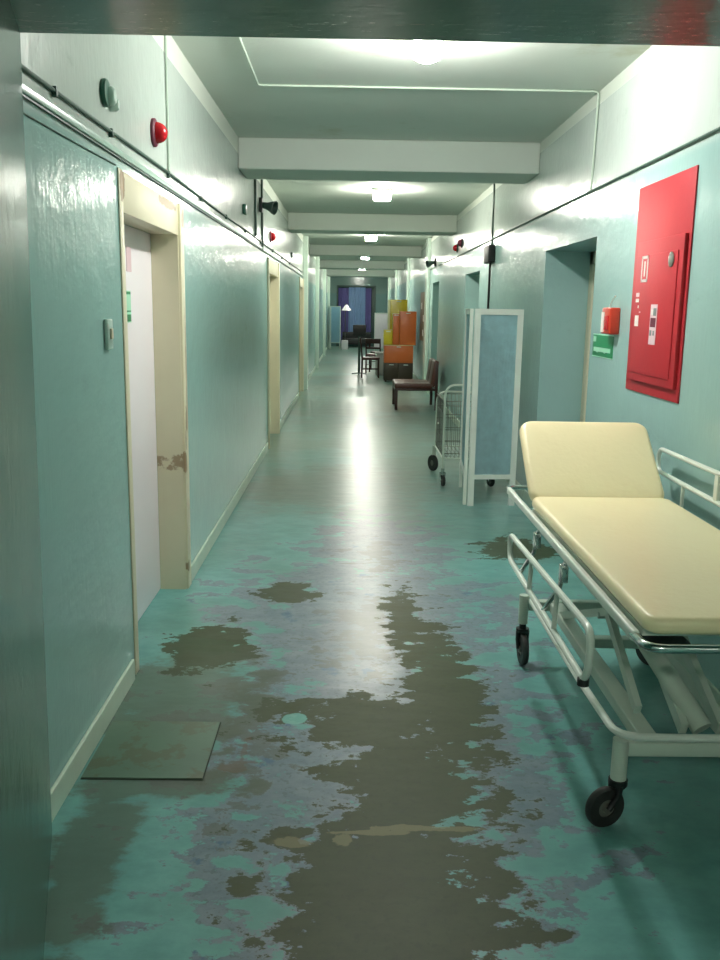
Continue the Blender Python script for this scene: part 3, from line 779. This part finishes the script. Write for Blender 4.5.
# ------------------------------------------------------------------ wooden chairs, facing +x
def wood_chair(x, y, rot, label, hb=.92):
    t = thing('wooden_chair', label, 'chair', (0, 0, 0), 'dark wooden chairs beside the stacked cabinets')
    w_, d_ = .4, .4
    for (a, b, top) in ((-.19, -.18, hb), (-.19, .18, hb), (.19, -.18, .43), (.19, .18, .43)):
        MB().tube([(a*1.03, b, 0), (a, b, .43), (a-(.05 if top > .5 else 0), b, top)], .018, 8).done('leg', M['wood'], t)
    MB().box(-.21, .21, -.2, .2, .415, .44, .006).done('seat_frame', M['wood'], t)
    MB().box(-.19, .22, -.19, .19, .44, .475, .015).done('seat', M['brown'], t)
    MB().box(-.262, -.238, -.18, .18, hb-.12, hb+.0, .006).done('backrest', M['wood'], t)
    MB().box(-.23, -.21, -.18, .18, .60, .65, .005).done('back_slat', M['wood'], t)
    MB().tube([(-.19, -.18, .2), (.19, -.18, .2)], .01, 6).tube([(-.19, .18, .2), (.19, .18, .2)], .01, 6).done('stretcher', M['wood'], t)
    t.location = (x, y, 0); t.rotation_euler.z = rot
    return t
wood_chair(.47, 20.85, 0.0, 'dark wooden chair nearest the orange cabinets, seen from its side')
wood_chair(.62, 22.4, math.radians(75), 'dark wooden chair behind the nearest wooden one, its back slat visible', .86)
wood_chair(.80, 23.6, math.radians(200), 'dark wooden chair farthest back, half hidden by the cabinets', .82)
tag(MB().box(.62, .85, 21.55, 21.8, 0, .50, .02).box(.60, .87, 21.53, 21.82, .50, .56, .02).done('padded_stool', M['cushion']), 'pale padded box stool between the wooden chairs and cabinets', 'stool')

# black screen on a stand
t = thing('stand_monitor', 'black panel on a dark pole behind the nearest wooden chair', 'monitor', (.2, 21.7, 0))
MB().box(.055, .375, 21.66, 21.72, .93, 1.20, .008).done('black_panel', M['black'], t)
MB().tube([(.215, 21.71, .02), (.215, 21.71, 1.0)], .03, 10).done('pole', M['dkgreen'], t)
mb = MB()
for a in range(3):
    an = a*2*PI/3+.5; mb.tube([(.215, 21.71, .04), (.215+.2*math.cos(an), 21.71+.2*math.sin(an), .013)], .013, 8)
mb.done('tripod_foot', M['dkgreen'], t)

# far end: floor lamp, stool, dark couch
t = thing('floor_lamp', 'floor lamp with white conical shade beside the far blue screen', 'lamp', (-.22, 35.2, 0))
MB().lathe([(0, 0), (.16, 0), (.16, .02), (.03, .035), (0, .04)], (-.22, 35.3, 0)).done('lamp_foot', M['hub'], t)
MB().tube(fillet([(-.22, 35.3, .03), (-.22, 35.3, 1.76), (-.2, 35.2, 1.74)], .05), .013, 8).done('lamp_pole', M['hub'], t)
MB().lathe([(.045, .22), (.2, .0), (.19, 0), (.035, .21), (.045, .22)], (-.18, 35.2, 1.50)).done('lamp_shade', M['door_white'], t)
MB().lathe([(0, 0), (.04, .01), (.05, .05), (.03, .1), (0, .11)], (-.18, 35.2, 1.56)).done('light_bulb', M['bulb3'], t)
tag(MB().box(-.36, -.1, 34.75, 35.0, .02, .36, .02).box(-.34, -.12, 34.77, 34.98, 0, .02).done('white_bin', M['door_white']), 'small white bin on the floor beside the far blue screen', 'bin')
t = thing('dark_couch', 'low dark couch under the far curtained window', 'couch', (.3, 37.0, 0))
MB().box(-.35, .85, 36.7, 37.3, .12, .38, .04).done('seat', M['black'], t)
MB().box(-.35, .85, 37.25, 37.42, .30, .62, .04).done('backrest', M['black'], t)
for (x, y) in ((-.3, 36.75), (.8, 36.75), (-.3, 37.36), (.8, 37.36)): MB().box(x-.025, x+.025, y-.025, y+.025, 0, .14).done('leg', M['wood'], t)

# ------------------------------------------------------------------ world, camera
wd = bpy.data.worlds.new('World'); S.world = wd; wd.use_nodes = True
wd.node_tree.nodes['Background'].inputs[0].default_value = (.03, .05, .07, 1)
wd.node_tree.nodes['Background'].inputs[1].default_value = .3

cd = bpy.data.cameras.new('Camera'); cam = bpy.data.objects.new('Camera', cd); C.objects.link(cam)
cd.sensor_fit = 'VERTICAL'; cd.sensor_height = 36; cd.lens = 36*880/960; cd.clip_start = .05; cd.clip_end = 200
yaw, pitch, roll = math.radians(-.74765), math.radians(11.0491), math.radians(.9)
cam.matrix_world = Matrix.Translation((0, 0, 1.6)) @ (Matrix.Rotation(yaw, 4, 'Z') @ Matrix.Rotation(PI/2-pitch, 4, 'X') @ Matrix.Rotation(roll, 4, 'Z'))
S.camera = cam
S.view_settings.view_transform = 'Standard'; S.view_settings.look = 'None'; S.view_settings.gamma = 1
S.view_settings.use_curve_mapping = False
S.view_settings.exposure = 1.04
